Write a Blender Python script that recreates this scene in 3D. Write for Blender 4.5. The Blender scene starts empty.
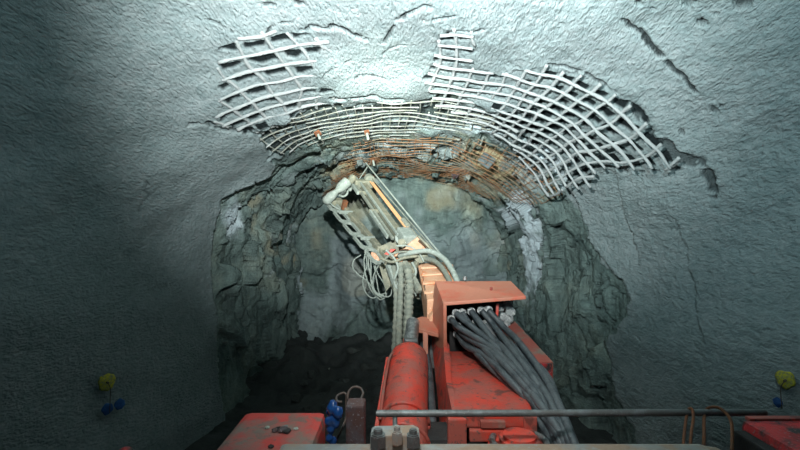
import bpy, bmesh, math, random
import numpy as np
from mathutils import Vector, Matrix
random.seed(7)
C = bpy.context.scene.collection
ZC = 2.2; F = 440.0          # camera height, focal length in pixels (800 wide)
PI = math.pi

# ------------------------------------------------------------------ noise
def _hash(ix, iy, iz, k):
    h = (ix.astype(np.int64)*374761393 + iy.astype(np.int64)*668265263 + iz.astype(np.int64)*2147483647 + k*974634777) & 0xffffffff
    h = ((h ^ (h >> 13)) * 1274126177) & 0xffffffff
    h = ((h ^ (h >> 16)) * 2246822519) & 0xffffffff
    h = h ^ (h >> 15)
    return (h & 0xffff)/65535.0
def vnoise(p, k=0):
    i = np.floor(p).astype(np.int64); f = p - i; u = f*f*f*(f*(f*6-15)+10)
    r = 0
    for dx in (0, 1):
        for dy in (0, 1):
            for dz in (0, 1):
                w = (u[:, 0] if dx else 1-u[:, 0])*(u[:, 1] if dy else 1-u[:, 1])*(u[:, 2] if dz else 1-u[:, 2])
                r = r + w*_hash(i[:, 0]+dx, i[:, 1]+dy, i[:, 2]+dz, k)
    return r*2-1
def fbm(p, octs=4, k=0, g=.5):
    r = 0; a = 1
    for o in range(octs):
        r = r + a*vnoise(p*(2.03**o)+o*11.3, k+o); a *= g
    return r
def cells(p, k=0):
    """fractured-block relief: each cell is a tilted plane; returns height, distance to the cell border, cell random"""
    i = np.floor(p).astype(np.int64)
    d1 = np.full(len(p), 9e9); d2 = np.full(len(p), 9e9); hgt = np.zeros(len(p)); rnd = np.zeros(len(p))
    for dx in (-1, 0, 1):
        for dy in (-1, 0, 1):
            for dz in (-1, 0, 1):
                cx, cy, cz = i[:, 0]+dx, i[:, 1]+dy, i[:, 2]+dz
                q = np.stack([cx+_hash(cx, cy, cz, k), cy+_hash(cx, cy, cz, k+1), cz+_hash(cx, cy, cz, k+2)], 1)
                v = p-q; d = (v*v).sum(1)
                n = np.stack([_hash(cx, cy, cz, k+3), _hash(cx, cy, cz, k+4), _hash(cx, cy, cz, k+5)], 1)-.5
                h = (v*n).sum(1)*1.3 + (_hash(cx, cy, cz, k+6)-.5)
                m = d < d1
                d2 = np.where(m, d1, np.minimum(d2, d))
                hgt = np.where(m, h, hgt); rnd = np.where(m, _hash(cx, cy, cz, k+7), rnd); d1 = np.where(m, d, d1)
    return hgt, np.sqrt(d2)-np.sqrt(d1), rnd
def sstep(a, b, x):
    t = np.clip((x-a)/(b-a), 0, 1); return t*t*(3-2*t)

# ------------------------------------------------------------------ tunnel profile
YK = [-4, 1.6, 2.2, 2.8, 3.4, 4.0, 4.6, 5.0, 6.0, 7.2, 8.0]
WK = [3.3, 3.1, 2.92, 2.66, 2.4, 2.15, 1.97, 1.86, 1.70, 1.66, 1.62]
HY = [-4, 1.6, 2.2, 2.6, 3.0, 3.5, 4.0, 4.6, 5.4, 6.2, 7.2, 8.0]
HK = [2.0, 1.75, 1.56, 1.45, 1.33, 1.17, 1.04, .955, .88, .81, .75, .72]
ZS = 1.6; NE = 2.35
def smooth_interp(y, xs, ys):
    return (np.interp(y-.25, xs, ys)+2*np.interp(y, xs, ys)+np.interp(y+.25, xs, ys))/4
def surf(phi, y, off=0.0):
    """tunnel skin at angle phi from the crown and depth y, moved inwards by off"""
    phi = np.asarray(phi, float); y = np.asarray(y, float)
    w = smooth_interp(y, YK, WK)-off; h = smooth_interp(y, HY, HK)+(ZC-ZS)-off
    a = np.clip(phi, -PI/2, PI/2)
    s = np.abs(np.sin(a)); c = np.abs(np.cos(a))
    r = ((s/w)**NE+(c/h)**NE)**(-1/NE)
    x = np.sin(a)*r; z = ZS+np.cos(a)*r-np.maximum(np.abs(phi)-PI/2, 0)*2.0
    return np.stack([x, y+0*x, z], -1)
def inside(x, y, z, off=0.0):
    w = float(smooth_interp(y, YK, WK))-off; h = float(smooth_interp(y, HY, HK))+(ZC-ZS)-off
    if z < ZS: return abs(x) < w
    return (abs(x)/w)**NE+((z-ZS)/h)**NE < 1
def hit(px, py, off=0.0):
    """where the sight line through a point of the photograph meets the tunnel skin -> (phi, y)"""
    dx, dz = (px-400)/F, (225-py)/F
    a = 1.2; b = None; y = a
    while y < 7.9:
        if not inside(dx*y, y, ZC+dz*y, off): b = y; break
        a = y; y += .08
    if b is None: b = 7.9
    for _ in range(22):
        m = (a+b)/2
        if inside(dx*m, m, ZC+dz*m, off): a = m
        else: b = m
    x, z = dx*a, ZC+dz*a
    phi = math.atan2(x, z-ZS) if z >= ZS else math.copysign(PI/2+(ZS-z)/2.0, x)
    return phi, a
def P(px, py, y):
    return Vector(((px-400)/F*y, y, ZC+(225-py)/F*y))

def in_poly(px, py, poly):
    r = np.zeros(len(px), bool); n = len(poly); j = n-1
    for i in range(n):
        xi, yi = poly[i]; xj, yj = poly[j]
        if yi != yj:
            c = ((yi > py) != (yj > py)) & (px < (xj-xi)*(py-yi)/(yj-yi)+xi)
            r ^= c
        j = i
    return r
def poly_dist(px, py, poly, closed=True):
    d = np.full(len(px), 1e9); sg = np.zeros(len(px)); n = len(poly)
    for i in range(n if closed else n-1):
        ax, ay = poly[i]; bx, by = poly[(i+1) % n]
        vx, vy = bx-ax, by-ay; L = vx*vx+vy*vy+1e-12
        t = np.clip(((px-ax)*vx+(py-ay)*vy)/L, 0, 1)
        dd = np.hypot(px-ax-t*vx, py-ay-t*vy)
        m = dd < d
        sg = np.where(m, np.sign((px-ax)*vy-(py-ay)*vx), sg); d = np.where(m, dd, d)
    return d, sg

# ------------------------------------------------------------------ regions traced on the skin
ROCK = [(232, 470), (222, 380), (214, 300), (216, 230), (222, 200), (240, 190), (268, 176), (275, 158), (300, 150), (312, 137),
        (372, 139), (440, 134), (482, 130), (520, 140), (545, 150), (556, 172), (572, 200), (588, 235), (600, 262), (626, 287),
        (628, 318), (606, 340), (616, 400), (650, 470)]
M_LEFT = [(216, 52), (232, 38), (262, 27), (300, 34), (330, 38), (318, 60), (322, 82), (345, 96), (345, 108), (300, 113), (272, 130), (262, 134), (214, 127), (221, 96), (216, 66)]
M_MID = [(258, 138), (272, 124), (300, 112), (345, 105), (400, 101), (430, 98), (470, 100), (520, 118), (500, 130), (440, 132), (380, 139), (330, 140), (305, 150), (285, 156), (268, 152)]
M_RIGHT = [(424, 78), (432, 52), (445, 27), (478, 32), (470, 66), (500, 76), (540, 62), (575, 72), (605, 85), (628, 100), (645, 118), (656, 140), (684, 158), (688, 166),
           (640, 171), (598, 170), (590, 186), (566, 190), (546, 196), (515, 150), (480, 124), (430, 104)]
M_RUST = [(352, 142), (440, 136), (500, 142), (540, 165), (566, 196), (548, 206), (505, 202), (478, 196), (448, 184), (420, 178), (368, 178), (345, 186), (322, 200), (330, 180), (345, 160)]

# ------------------------------------------------------------------ materials
def nodes(name):
    m = bpy.data.materials.new(name); m.use_nodes = True
    nt = m.node_tree; return m, nt, nt.nodes, nt.links, nt.nodes['Principled BSDF']
def tex(N, L, kind, scale, detail=4, rough=.55, vec=None, **kw):
    t = N.new(kind)
    t.inputs['Scale'].default_value = scale
    if 'Detail' in t.inputs: t.inputs['Detail'].default_value = detail
    if kind == 'ShaderNodeTexNoise': t.inputs['Roughness'].default_value = rough
    if vec is not None: L.new(vec, t.inputs['Vector'])
    return t
def ramp(N, L, src, stops):
    r = N.new('ShaderNodeValToRGB'); L.new(src, r.inputs[0])
    el = r.color_ramp.elements
    while len(el) > 2: el.remove(el[-1])
    for i, (p, c) in enumerate(stops):
        if i < 2: e = el[i]; e.position = p
        else: e = el.new(p)
        e.color = (c[0], c[1], c[2], 1) if not isinstance(c, (int, float)) else (c, c, c, 1)
    return r
def mix(N, L, fac, a, b, mode='MIX'):
    m = N.new('ShaderNodeMix'); m.data_type = 'RGBA'; m.blend_type = mode
    for i, v in ((0, fac), (6, a), (7, b)):
        if hasattr(v, 'links'): L.new(v, m.inputs[i])
        elif i == 0: m.inputs[0].default_value = v
        else: m.inputs[i].default_value = (v[0], v[1], v[2], 1)
    return m.outputs[2]
def bump(N, L, B, h, strength, dist, prev=None):
    b = N.new('ShaderNodeBump'); b.inputs['Strength'].default_value = strength; b.inputs['Distance'].default_value = dist
    L.new(h, b.inputs['Height'])
    if prev: L.new(prev.outputs[0], b.inputs['Normal'])
    L.new(b.outputs[0], B.inputs['Normal']); return b
def paint(name, base, dirt, amount=.5, scale=9, rough=.55, metal=0.0, worn=None, bmp=.3, blot=None):
    m, nt, N, L, B = nodes(name)
    co = N.new('ShaderNodeTexCoord').outputs['Object']
    n1 = tex(N, L, 'ShaderNodeTexNoise', scale, 8, .68, co)
    n2 = tex(N, L, 'ShaderNodeTexNoise', scale*.35, 3, .5, co)
    n3 = tex(N, L, 'ShaderNodeTexNoise', scale*7, 5, .6, co)
    r1 = ramp(N, L, n1.outputs['Fac'], [(.5-amount*.25+.08, 0), (.62-amount*.25+.12, 1)])
    tone = mix(N, L, ramp(N, L, n2.outputs['Fac'], [(.3, 0), (.75, 1)]).outputs[0], base, [c*.62 for c in base])
    c = mix(N, L, r1.outputs[0], dirt, tone)
    if worn:
        r3 = ramp(N, L, n3.outputs['Fac'], [(.6, 0), (.68, 1)])
        c = mix(N, L, r3.outputs[0], c, worn)
    if blot:
        n4 = tex(N, L, 'ShaderNodeTexNoise', scale*1.9, 5, .5, co); n4.inputs['Distortion'].default_value = .6
        c = mix(N, L, ramp(N, L, n4.outputs['Fac'], [(.58, 0), (.64, .85)]).outputs[0], c, blot)
    L.new(c, B.inputs['Base Color']); B.inputs['Roughness'].default_value = rough; B.inputs['Metallic'].default_value = metal
    bump(N, L, B, n3.outputs['Fac'], bmp, .01)
    return m
M = {}
M['red'] = paint('red_paint', (.78, .075, .045), (.40, .11, .085), .62, 6, .5, worn=(.14, .09, .08), blot=(.15, .06, .05))
M['redcover'] = paint('dirty_red_cover_paint', (.62, .06, .05), (.20, .155, .13), .85, 4, .6, worn=(.14, .1, .09), blot=(.16, .13, .11))
M['redhood'] = paint('hood_red_paint', (.70, .15, .085), (.50, .20, .13), .3, 5, .55, worn=(.48, .20, .14))
M['orange'] = paint('faded_orange_paint', (.80, .26, .10), (.62, .36, .22), .35, 8, .6, worn=(.8, .62, .5))
M['peel'] = paint('peeled_red_paint', (.75, .05, .055), (.035, .04, .042), .75, 13, .55, worn=(.4, .2, .2))
M['mudred'] = paint('muddy_red_steel', (.40, .10, .075), (.19, .165, .135), .8, 7, .8)
M['grease'] = paint('dusty_steel', (.37, .36, .26), (.19, .20, .15), .5, 14, .7, .1, worn=(.5, .5, .42))
M['steel'] = paint('grey_steel', (.26, .31, .32), (.15, .165, .165), .45, 12, .5, .5, worn=(.26, .28, .28))
M['beam'] = paint('dusty_beam_paint', (.33, .38, .38), (.34, .26, .19), .6, 5, .6, .1, worn=(.33, .35, .34))
M['post'] = paint('rusty_post_steel', (.12, .11, .125), (.10, .055, .05), .5, 15, .6, .3, worn=(.24, .25, .27))
M['rust'] = paint('rusty_steel', (.30, .105, .035), (.16, .07, .035), .5, 30, .8)
M['rubber'] = paint('hose_rubber', (.040, .056, .066), (.09, .112, .122), .45, 12, .42, worn=(.13, .15, .16))
M['sleeve'] = paint('muddy_sleeve', (.33, .35, .28), (.19, .215, .18), .5, 25, .85)
M['cable'] = paint('dusty_cable', (.46, .52, .47), (.28, .33, .29), .4, 30, .7)
M['chrome'] = paint('bare_fitting_steel', (.55, .58, .58), (.2, .22, .22), .4, 30, .35, .6)
M['rod'] = paint('polished_copper_rod', (.98, .58, .32), (.85, .45, .22), .4, 20, .3, .1)
M['black'] = paint('black_recess_steel', (.015, .018, .02), (.03, .03, .03), .4, 12, .8)
M['tyre'] = paint('tyre_rubber', (.03, .032, .033), (.07, .07, .065), .5, 8, .9)
M['blue'] = paint('glossy_blue_plastic', (.010, .075, .26), (.01, .05, .18), .3, 16, .14, bmp=.05)
M['yellow'] = paint('yellow_marker_paint', (.60, .54, .02), (.20, .22, .10), .7, 60, .7)
M['bluetag'] = paint('blue_marker_paint', (.02, .12, .36), (.01, .06, .2), .45, 40, .7)
M['darkwire'] = paint('dark_wire', (.045, .05, .05), (.08, .06, .05), .4, 30, .6)
M['crust'] = paint('shotcrete_crusted_wire', (.37, .40, .40), (.26, .29, .29), .35, 25, .9, bmp=.8)
M['thinwire'] = paint('dusted_wire', (.34, .37, .36), (.17, .18, .15), .5, 8, .7)
M['rustwire'] = paint('rusted_mesh_wire', (.30, .14, .06), (.17, .15, .10), .75, 3.2, .8)
M['plate'] = paint('bluish_bolt_plate', (.15, .2, .22), (.1, .12, .12), .4, 20, .7)

def rock_material(name, attr=True):
    m, nt, N, L, B = nodes(name)
    co = N.new('ShaderNodeTexCoord').outputs['Object']
    big = tex(N, L, 'ShaderNodeTexNoise', 1.3, 6, .6, co)
    fine = tex(N, L, 'ShaderNodeTexNoise', 14, 8, .7, co)
    mp = N.new('ShaderNodeMapping'); L.new(co, mp.inputs['Vector']); mp.inputs['Scale'].default_value = (9, 9, 2.2)
    mp.inputs['Rotation'].default_value = (.1, .25, 0)
    strat = tex(N, L, 'ShaderNodeTexNoise', 1.0, 7, .68, mp.outputs[0])
    rockc = ramp(N, L, big.outputs['Fac'], [(.30, (.07, .11, .106)), (.52, (.13, .18, .168)), (.72, (.235, .285, .24))])
    rc = mix(N, L, .55, rockc.outputs[0], ramp(N, L, strat.outputs['Fac'], [(.3, (.18, .18, .18)), (.7, (.95, .95, .95))]).outputs[0], 'OVERLAY')
    rc = mix(N, L, .35, rc, fine.outputs['Fac'], 'OVERLAY')
    mg = N.new('ShaderNodeMapping'); L.new(co, mg.inputs['Vector']); mg.inputs['Scale'].default_value = (1, .42, .85)
    nB = tex(N, L, 'ShaderNodeTexNoise', 62, 4, .55, mg.outputs[0])
    nV = tex(N, L, 'ShaderNodeTexVoronoi', 44, 2, vec=mg.outputs[0])
    if attr:
        def at(n):
            a = N.new('ShaderNodeAttribute'); a.attribute_name = n; return a.outputs['Fac']
        rc = mix(N, L, at('ochre'), rc, (.46, .37, .20))
        rc = mix(N, L, at('pale'), rc, (.50, .60, .64))
        rc = mix(N, L, at('dark'), rc, (.055, .075, .075))
        sc = ramp(N, L, fine.outputs['Fac'], [(.25, (.155, .205, .212)), (.6, (.235, .277, .283)), (.8, (.30, .33, .332))])
        s2 = mix(N, L, ramp(N, L, big.outputs['Fac'], [(.35, 0), (.7, 1)]).outputs[0], (.86, .91, .90), (1, 1, 1))
        scc = mix(N, L, 1, sc.outputs[0], s2, 'MULTIPLY')
        scc = mix(N, L, at('gap_shade'), scc, (.006, .010, .011))  # near-black for cracks, and for shade painted into openings and gaps
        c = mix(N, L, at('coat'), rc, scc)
    else: c = rc
    L.new(c, B.inputs['Base Color']); B.inputs['Roughness'].default_value = .82
    B.inputs['Specular IOR Level'].default_value = .15
    b1 = bump(N, L, B, nB.outputs['Fac'], 1.0, .024)
    b2 = bump(N, L, B, nV.outputs['Distance'], .35, .010, b1)
    return m
M['rock'] = rock_material('tunnel_rock_and_shotcrete')
M['face'] = rock_material('blasted_rock_face')
M['muck'] = paint('wet_muck', (.018, .025, .026), (.034, .042, .041), .5, 4, .75, bmp=.8)
M['loose'] = paint('loose_dark_rock', (.055, .07, .066), (.03, .036, .034), .5, 8, .8, bmp=.6)

# ------------------------------------------------------------------ object helpers
def link(name, me, mat=None, parent=None, smooth=True):
    o = bpy.data.objects.new(name, me); C.objects.link(o)
    if mat: me.materials.append(M[mat])
    if smooth:
        me.polygons.foreach_set('use_smooth', [True]*len(me.polygons))
    if parent is not None: o.parent = parent
    return o
def tag(o, label, cat, group=None, kind=None):
    if label: o['label'] = label
    if cat: o['category'] = cat
    if group: o['group'] = group
    if kind: o['kind'] = kind
    return o
def empty(name, loc, label, cat, group=None):
    o = bpy.data.objects.new(name, None); C.objects.link(o); o.location = loc
    o.empty_display_size = .1
    return tag(o, label, cat, group)
def np_mesh(name, V, Fq):
    me = bpy.data.meshes.new(name)
    me.vertices.add(len(V)); me.vertices.foreach_set('co', np.asarray(V, np.float32).ravel())
    n = len(Fq); k = Fq.shape[1]
    me.loops.add(n*k); me.loops.foreach_set('vertex_index', Fq.astype(np.int32).ravel())
    me.polygons.add(n); me.polygons.foreach_set('loop_start', np.arange(0, n*k, k, dtype=np.int32))
    me.update(calc_edges=True); return me
def grid_faces(nu, nv, flip=False):
    i, j = np.meshgrid(np.arange(nu-1), np.arange(nv-1), indexing='ij')
    a = i*nv+j
    q = [a, a+1, a+nv+1, a+nv] if not flip else [a, a+nv, a+nv+1, a+1]
    return np.stack([x.ravel() for x in q], 1)
def tube_arrays(pts, rad, n=8, cap=True, base=0, round_ends=False):
    pts = np.asarray(pts, float); m = len(pts); rad = np.ones(m)*rad
    T = np.gradient(pts, axis=0); T /= np.linalg.norm(T, axis=1)[:, None]+1e-9
    up = np.array([.13, .21, .97]) if abs(T[0, 2]) < .9 else np.array([1., .1, 0])
    Nn = np.zeros((m, 3)); v = up-T[0]*up.dot(T[0]); Nn[0] = v/np.linalg.norm(v)
    for i in range(1, m):
        v = Nn[i-1]-T[i]*Nn[i-1].dot(T[i]); Nn[i] = v/(np.linalg.norm(v)+1e-9)
    Bn = np.cross(T, Nn)
    a = np.linspace(0, 2*PI, n, endpoint=False)
    V = pts[:, None]+rad[:, None, None]*(np.cos(a)[None, :, None]*Nn[:, None]+np.sin(a)[None, :, None]*Bn[:, None])
    V = V.reshape(-1, 3)
    i, j = np.meshgrid(np.arange(m-1), np.arange(n), indexing='ij')
    f = np.stack([i*n+j, i*n+(j+1) % n, (i+1)*n+(j+1) % n, (i+1)*n+j], -1).reshape(-1, 4)
    if cap:
        V = np.vstack([V, pts[0], pts[-1]]); c0 = m*n; c1 = m*n+1
        jj = np.arange(n)
        f = np.vstack([f, np.stack([jj, np.full(n, c0), np.full(n, c0), (jj+1) % n], 1)[:, [0, 1, 3, 3]],
                       np.stack([(m-1)*n+jj, (m-1)*n+(jj+1) % n, np.full(n, c1), np.full(n, c1)], 1)])
    return V, f+base
def tubes_mesh(name, lst, n=8):
    """one mesh of several tubes: lst of (points, radius)"""
    me = bpy.data.meshes.new(name); VV = []; FF = []
    b = 0
    for pts, r in lst:
        V, f = tube_arrays(pts, r, n)
        VV.append(V); FF += [tuple(dict.fromkeys(q)) for q in (f+b).tolist()]; b += len(V)
    me.from_pydata(np.vstack(VV).tolist(), [], FF); me.update(); return me
def spline(pts, k=8):
    pts = [np.array(p, float) for p in pts]
    if len(pts) < 3: return np.array([pts[0]+(pts[1]-pts[0])*t for t in np.linspace(0, 1, k)])
    P_ = [2*pts[0]-pts[1]]+pts+[2*pts[-1]-pts[-2]]; out = []
    for i in range(1, len(P_)-2):
        a, b, c, d = P_[i-1:i+3]
        for t in np.linspace(0, 1, k, endpoint=False):
            out.append(.5*((2*b)+(-a+c)*t+(2*a-5*b+4*c-d)*t*t+(-a+3*b-3*c+d)*t**3))
    out.append(pts[-1]); return np.array(out)
def tube(name, pts, r, mat, parent=None, n=12, k=8, sp=True):
    pp = spline(pts, k) if sp else np.array([list(p) for p in pts], float)
    if isinstance(r, (list, tuple)): r = np.interp(np.linspace(0, 1, len(pp)), np.linspace(0, 1, len(r)), r)
    return link(name, tubes_mesh(name, [(pp, r)], n), mat, parent)
def from_bm(name, bm, mat, parent=None, bevel=0, smooth=False, seg=2):
    bmesh.ops.recalc_face_normals(bm, faces=bm.faces)
    if bevel: bmesh.ops.bevel(bm, geom=bm.edges[:], offset=bevel, segments=seg, profile=.6, affect='EDGES', clamp_overlap=True)
    me = bpy.data.meshes.new(name); bm.to_mesh(me); bm.free()
    return link(name, me, mat, parent, smooth)
def prism_bm(pts, d, bm=None):
    """closed slab: polygon pts swept by vector d"""
    bm = bm or bmesh.new(); d = Vector(d)
    a = [bm.verts.new(Vector(p)) for p in pts]; b = [bm.verts.new(Vector(p)+d) for p in pts]
    n = len(a); bm.faces.new(a); bm.faces.new(b[::-1])
    for i in range(n): bm.faces.new([a[i], b[i], b[(i+1) % n], a[(i+1) % n]])
    return bm
def prism(name, pts, d, mat, parent=None, bevel=.004, smooth=False):
    return from_bm(name, prism_bm(pts, d), mat, parent, bevel, smooth)
def box_bm(c, s, bm=None, rot=None):
    bm = bm or bmesh.new()
    mt = Matrix.Translation(Vector(c)) @ (rot.to_4x4() if rot else Matrix.Identity(4)) @ Matrix.Diagonal((s[0], s[1], s[2], 1))
    bmesh.ops.create_cube(bm, size=1, matrix=mt); return bm
def box(name, c, s, mat, parent=None, bevel=.006, rot=None):
    return from_bm(name, box_bm(c, s, rot=rot), mat, parent, bevel)
def boxr(name, x0, x1, y0, y1, z0, z1, mat, parent=None, bevel=.008):
    return box(name, ((x0+x1)/2, (y0+y1)/2, (z0+z1)/2), (x1-x0, y1-y0, z1-z0), mat, parent, bevel)
def frame_of(a, b, up=(0, 0, 1)):
    y = (Vector(b)-Vector(a)).normalized(); x = y.cross(Vector(up)).normalized(); z = x.cross(y)
    return Matrix((x, y, z)).transposed(), (Vector(b)-Vector(a)).length
def beam(name, a, b, w, h, mat, parent=None, bevel=.005, ox=0, oz=0, up=(0, 0, 1), t0=0, t1=1, bm=None, build=True):
    R, L_ = frame_of(a, b, up)
    c = Vector(a)+R @ Vector((ox, L_*(t0+t1)/2, oz))
    bm = box_bm(c, (w, L_*(t1-t0), h), bm, R)
    return from_bm(name, bm, mat, parent, bevel) if build else bm
def cyl(name, a, b, r, mat, parent=None, n=20, bevel=.004, r2=None):
    R, L_ = frame_of(a, b, (0, 0, 1) if abs((Vector(b)-Vector(a)).normalized().z) < .95 else (0, 1, 0))
    bm = bmesh.new()
    rz = R @ Matrix.Rotation(-PI/2, 3, 'X')
    mt = Matrix.Translation((Vector(a)+Vector(b))/2) @ rz.to_4x4()
    bmesh.ops.create_cone(bm, cap_ends=True, segments=n, radius1=r, radius2=r if r2 is None else r2, depth=L_, matrix=mt)
    ed = [e for e in bm.edges if any(len(f.verts) > 4 for f in e.link_faces)]
    if bevel: bmesh.ops.bevel(bm, geom=ed, offset=bevel, segments=2, affect='EDGES')
    o = from_bm(name, bm, mat, parent, 0, True)
    md = o.modifiers.new('es', 'EDGE_SPLIT'); md.split_angle = .7
    return o

# ------------------------------------------------------------------ tunnel skin
# arc length along the crown, so that the wires keep an even spacing on the slope
_yy = np.linspace(1.8, 7.4, 1200); _h = smooth_interp(_yy, HY, HK); _w = smooth_interp(_yy, YK, WK)
_s = np.concatenate([[0], np.cumsum(np.hypot(np.diff(_yy), np.hypot(np.diff(_h), np.diff(_w)*.4)))])
def ystations():
    ys = [-3.6]; y = -3.6
    while y < 7.6:
        y += .12 if y < 1.9 else (.0075 if y < 3.0 else (.0075+(y-3.0)*.006 if y < 5 else .0195))
        ys.append(y)
    return np.array(ys)
YS = ystations(); NPHI = 1250
PHI = np.linspace(-2.40, 2.40, NPHI)
def undulation(p):
    return .045*fbm(p*1.1, 3, 1)+.010*fbm(p*3.3, 2, 5)
def skin():
    ph, yy = np.meshgrid(PHI, YS, indexing='ij'); ph = ph.ravel(); yy = yy.ravel()
    p = surf(ph, yy)
    # direction pointing into the tunnel
    e = 1e-3
    n = np.cross(surf(ph+e, yy)-p, surf(ph, yy+e)-p); n /= np.linalg.norm(n, axis=1)[:, None]
    ctr = np.stack([p[:, 0]*0, yy, p[:, 0]*0+ZS], 1)
    s = np.sign(((ctr-p)*n).sum(1)); n *= np.where(s == 0, 1, s)[:, None]
    vis = yy > 1.7
    yv = np.maximum(yy, .4)
    px = 400+F*p[:, 0]/yv; py = 225-F*(p[:, 2]-ZC)/yv
    wob = fbm(p*4.5, 4, 50)*5; wob2 = fbm(p*4.5, 4, 60)*5
    qx, qy = px+wob, py+wob2
    rd, _ = poly_dist(qx, qy, ROCK); ri = in_poly(qx, qy, ROCK) & vis | (yy > 6.9)
    sd = np.where(ri, rd, -rd)                   # >0 inside raw rock, in pixels
    sdm = sd*yv/F
    coat = 1-sstep(-.01, .01, sdm)
    # smeared overspray keeps parts of the rock crown whitish
    over = sstep(.35, .75, fbm(p*np.array([2.2, 2.2, 3.]), 4, 90)+.55*sstep(200, 150, py)) * sstep(165, 120, np.abs(px-430)) * (py < 205)
    H = np.zeros(len(p))
    # ---- shotcrete relief
    pa = p*np.array([1, .42, .9]); pj = pa+.008*np.stack([vnoise(p*22, 15), vnoise(p*22, 16), vnoise(p*22, 17)], 1)
    g1_, gb1, _ = cells(pj*30, 500); g2_, gb2, _ = cells(pj*17+3, 510)
    rough = .12+.85*sstep(-.3, .9, .6*fbm(p*1.3, 2, 18)+.8*np.sign(p[:, 0])*sstep(.3, 1.3, np.abs(p[:, 0])))
    sh = undulation(p)+.0045*fbm(pa*11, 2, 9) \
        + rough*(.0050*vnoise(pa*38, 14)+.0045*np.maximum(vnoise(pj*24, 11), -.3)+.0035*sstep(0, .4, gb1)*(.3+g1_))
    # ---- rock relief: fractured blocks elongated along the steep strata
    R = p.copy(); tilt = .35
    R = np.stack([p[:, 0], p[:, 1]+tilt*p[:, 2], p[:, 2]], 1)
    R = R+.22*np.stack([fbm(p*1.7, 3, 21), fbm(p*1.7, 3, 22), fbm(p*1.7, 3, 23)], 1)
    h1, b1, r1 = cells(R*np.array([2.2, 2.6, .75]), 30)
    h2, b2, r2 = cells(R*np.array([6.5, 7.5, 2.0])+7, 40)
    brk = sstep(-.35, .35, fbm(p*3.1, 2, 77))
    rk = .15*h1+.055*h2+.05*fbm(p*np.array([2.4, 2.4, 1.5]), 4, 70)+.016*fbm(p*np.array([11, 11, 4]), 4, 75) \
        - .035*brk*np.exp(-(b1/.02)**2)-.010*brk*np.exp(-(b2/.03)**2)
    deep = .05*sstep(0, .40, sdm)
    H = coat*sh+(1-coat)*(rk*sstep(-.01, .30, sdm)+sh*.3-deep-.015)
    # ---- recessed panels behind the hanging wire mesh
    gap_shade = np.zeros(len(p)); pocket = np.zeros(len(p))
    hole = fbm(p*6.0, 3, 110)
    slot = np.zeros(len(p))
    for poly, dep, edge, cell, seed, jit, prob in ((M_LEFT, .008, .03, .15, 3, .02, .3), (M_MID, .06, .03, .10, 5, .02, 0), (M_RIGHT, .012, .03, .125, 9, .02, .1)):
        d, _ = poly_dist(qx, qy, poly); ii = in_poly(qx, qy, poly) & vis
        dm = np.where(ii, d, -d)*yv/F
        a = sstep(-.005, edge, dm)
        fill = .5+.5*sstep(-.35, .35, hole)       # parts where the spray filled the cells again
        H -= dep*a*fill
        if poly is M_MID: pocket = np.maximum(pocket, a*fill); gap_shade = np.maximum(gap_shade, .8*a*sstep(-.1, .35, fbm(p*np.array([5, 16, 5]), 3, 180))); continue  # shade between the wires painted as dark streaks
        # openings the spray left in the lee of every cross wire, their shade painted dark, the grid warped as the wires are
        s_ = np.interp(yy-jit*3*vnoise(p*1.5+seed, 402)-jit*.5*vnoise(p*7, 403), _yy, _s)/cell
        c_ = (ph-jit*2.4*vnoise(p*1.5+seed, 400)-jit*.5*vnoise(p*6, 401))*1.9/cell
        fr = s_-np.floor(s_); fc = np.abs(c_-np.round(c_))
        lo = np.clip((.24 if poly is M_LEFT else .30)+.02*(yy-3.1), .2, .62); wid = lo+.32+np.clip(.16*(yy-3.1), 0, .3)+.16*fbm(p*8, 2, 160)+(.12 if poly is M_RIGHT else 0)
        rnd = _hash(np.floor(s_).astype(np.int64), np.floor(c_).astype(np.int64), np.zeros(len(p), np.int64), 170+seed)
        open_ = sstep(lo, lo+.05, fr)*(1-sstep(wid, wid+.05, fr))*sstep(.10, .15, fc+.05*vnoise(p*30, 165))
        if poly is M_RIGHT:
            keep = sstep(.1, .3, rnd+.9*sstep(560, 600, px)-.35*((px > 462) & (px < 555) & (py < 108)))
        else: keep = sstep(.12, .2, rnd+.4*(px < 265)-.35*(px > 300))
        g = open_*keep*sstep(0, .02, dm)*ii
        slot = np.maximum(slot, g); H -= .018*g
    # shadow band along the outer edge of the right mesh, painted into a groove
    def line(pts, w=None): return np.array([hit(x, y) for x, y in pts])
    A = np.stack([ph*1.9, yy], 1); wn = .018*fbm(p*9, 3, 120)
    def near(pts):
        q = line(pts); q[:, 0] *= 1.9
        d, sg = poly_dist(A[:, 0]+wn, A[:, 1]+wn, [tuple(v) for v in q], closed=False)
        return d, sg
    def ledge(pts, dep, W, side=1, lip=0):
        nonlocal H
        d, sg = near(pts); s_ = d*sg*side; m = vis & (d < W*4)
        a = np.where(s_ > 0, np.exp(-(s_/W)**1.0), 0)*sstep(-.002, .008, s_)
        H = H-np.where(m, dep*a, 0)+np.where(m & (s_ <= 0), lip*np.exp(-(s_/.05)**2), 0)
    def groove(pts, dep, W, st=.0):
        nonlocal H, gap_shade
        d, sg = near(pts); g = np.exp(-(d/W)**2)*vis
        brk = sstep(-.5, .1, fbm(p*16, 2, 130)+.2)
        H = H-dep*g*brk; gap_shade = np.maximum(gap_shade, st*sstep(.2, .45, g*brk))
    groove([(626, 104), (640, 116), (650, 130), (662, 144), (680, 154), (698, 166), (708, 178), (714, 192)], .05, .034, .72)  # shadow of the mesh edge, put into the colour of a groove
    groove([(548, 64), (575, 71), (604, 86)], .04, .012, .8)
    # left: shotcrete edge standing proud of the rock
    ledge([(228, 440), (221, 390), (217, 330), (213, 290), (214, 250), (216, 215), (222, 197), (240, 188), (262, 178), (274, 172)], .10, .14, -1, .012)
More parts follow.
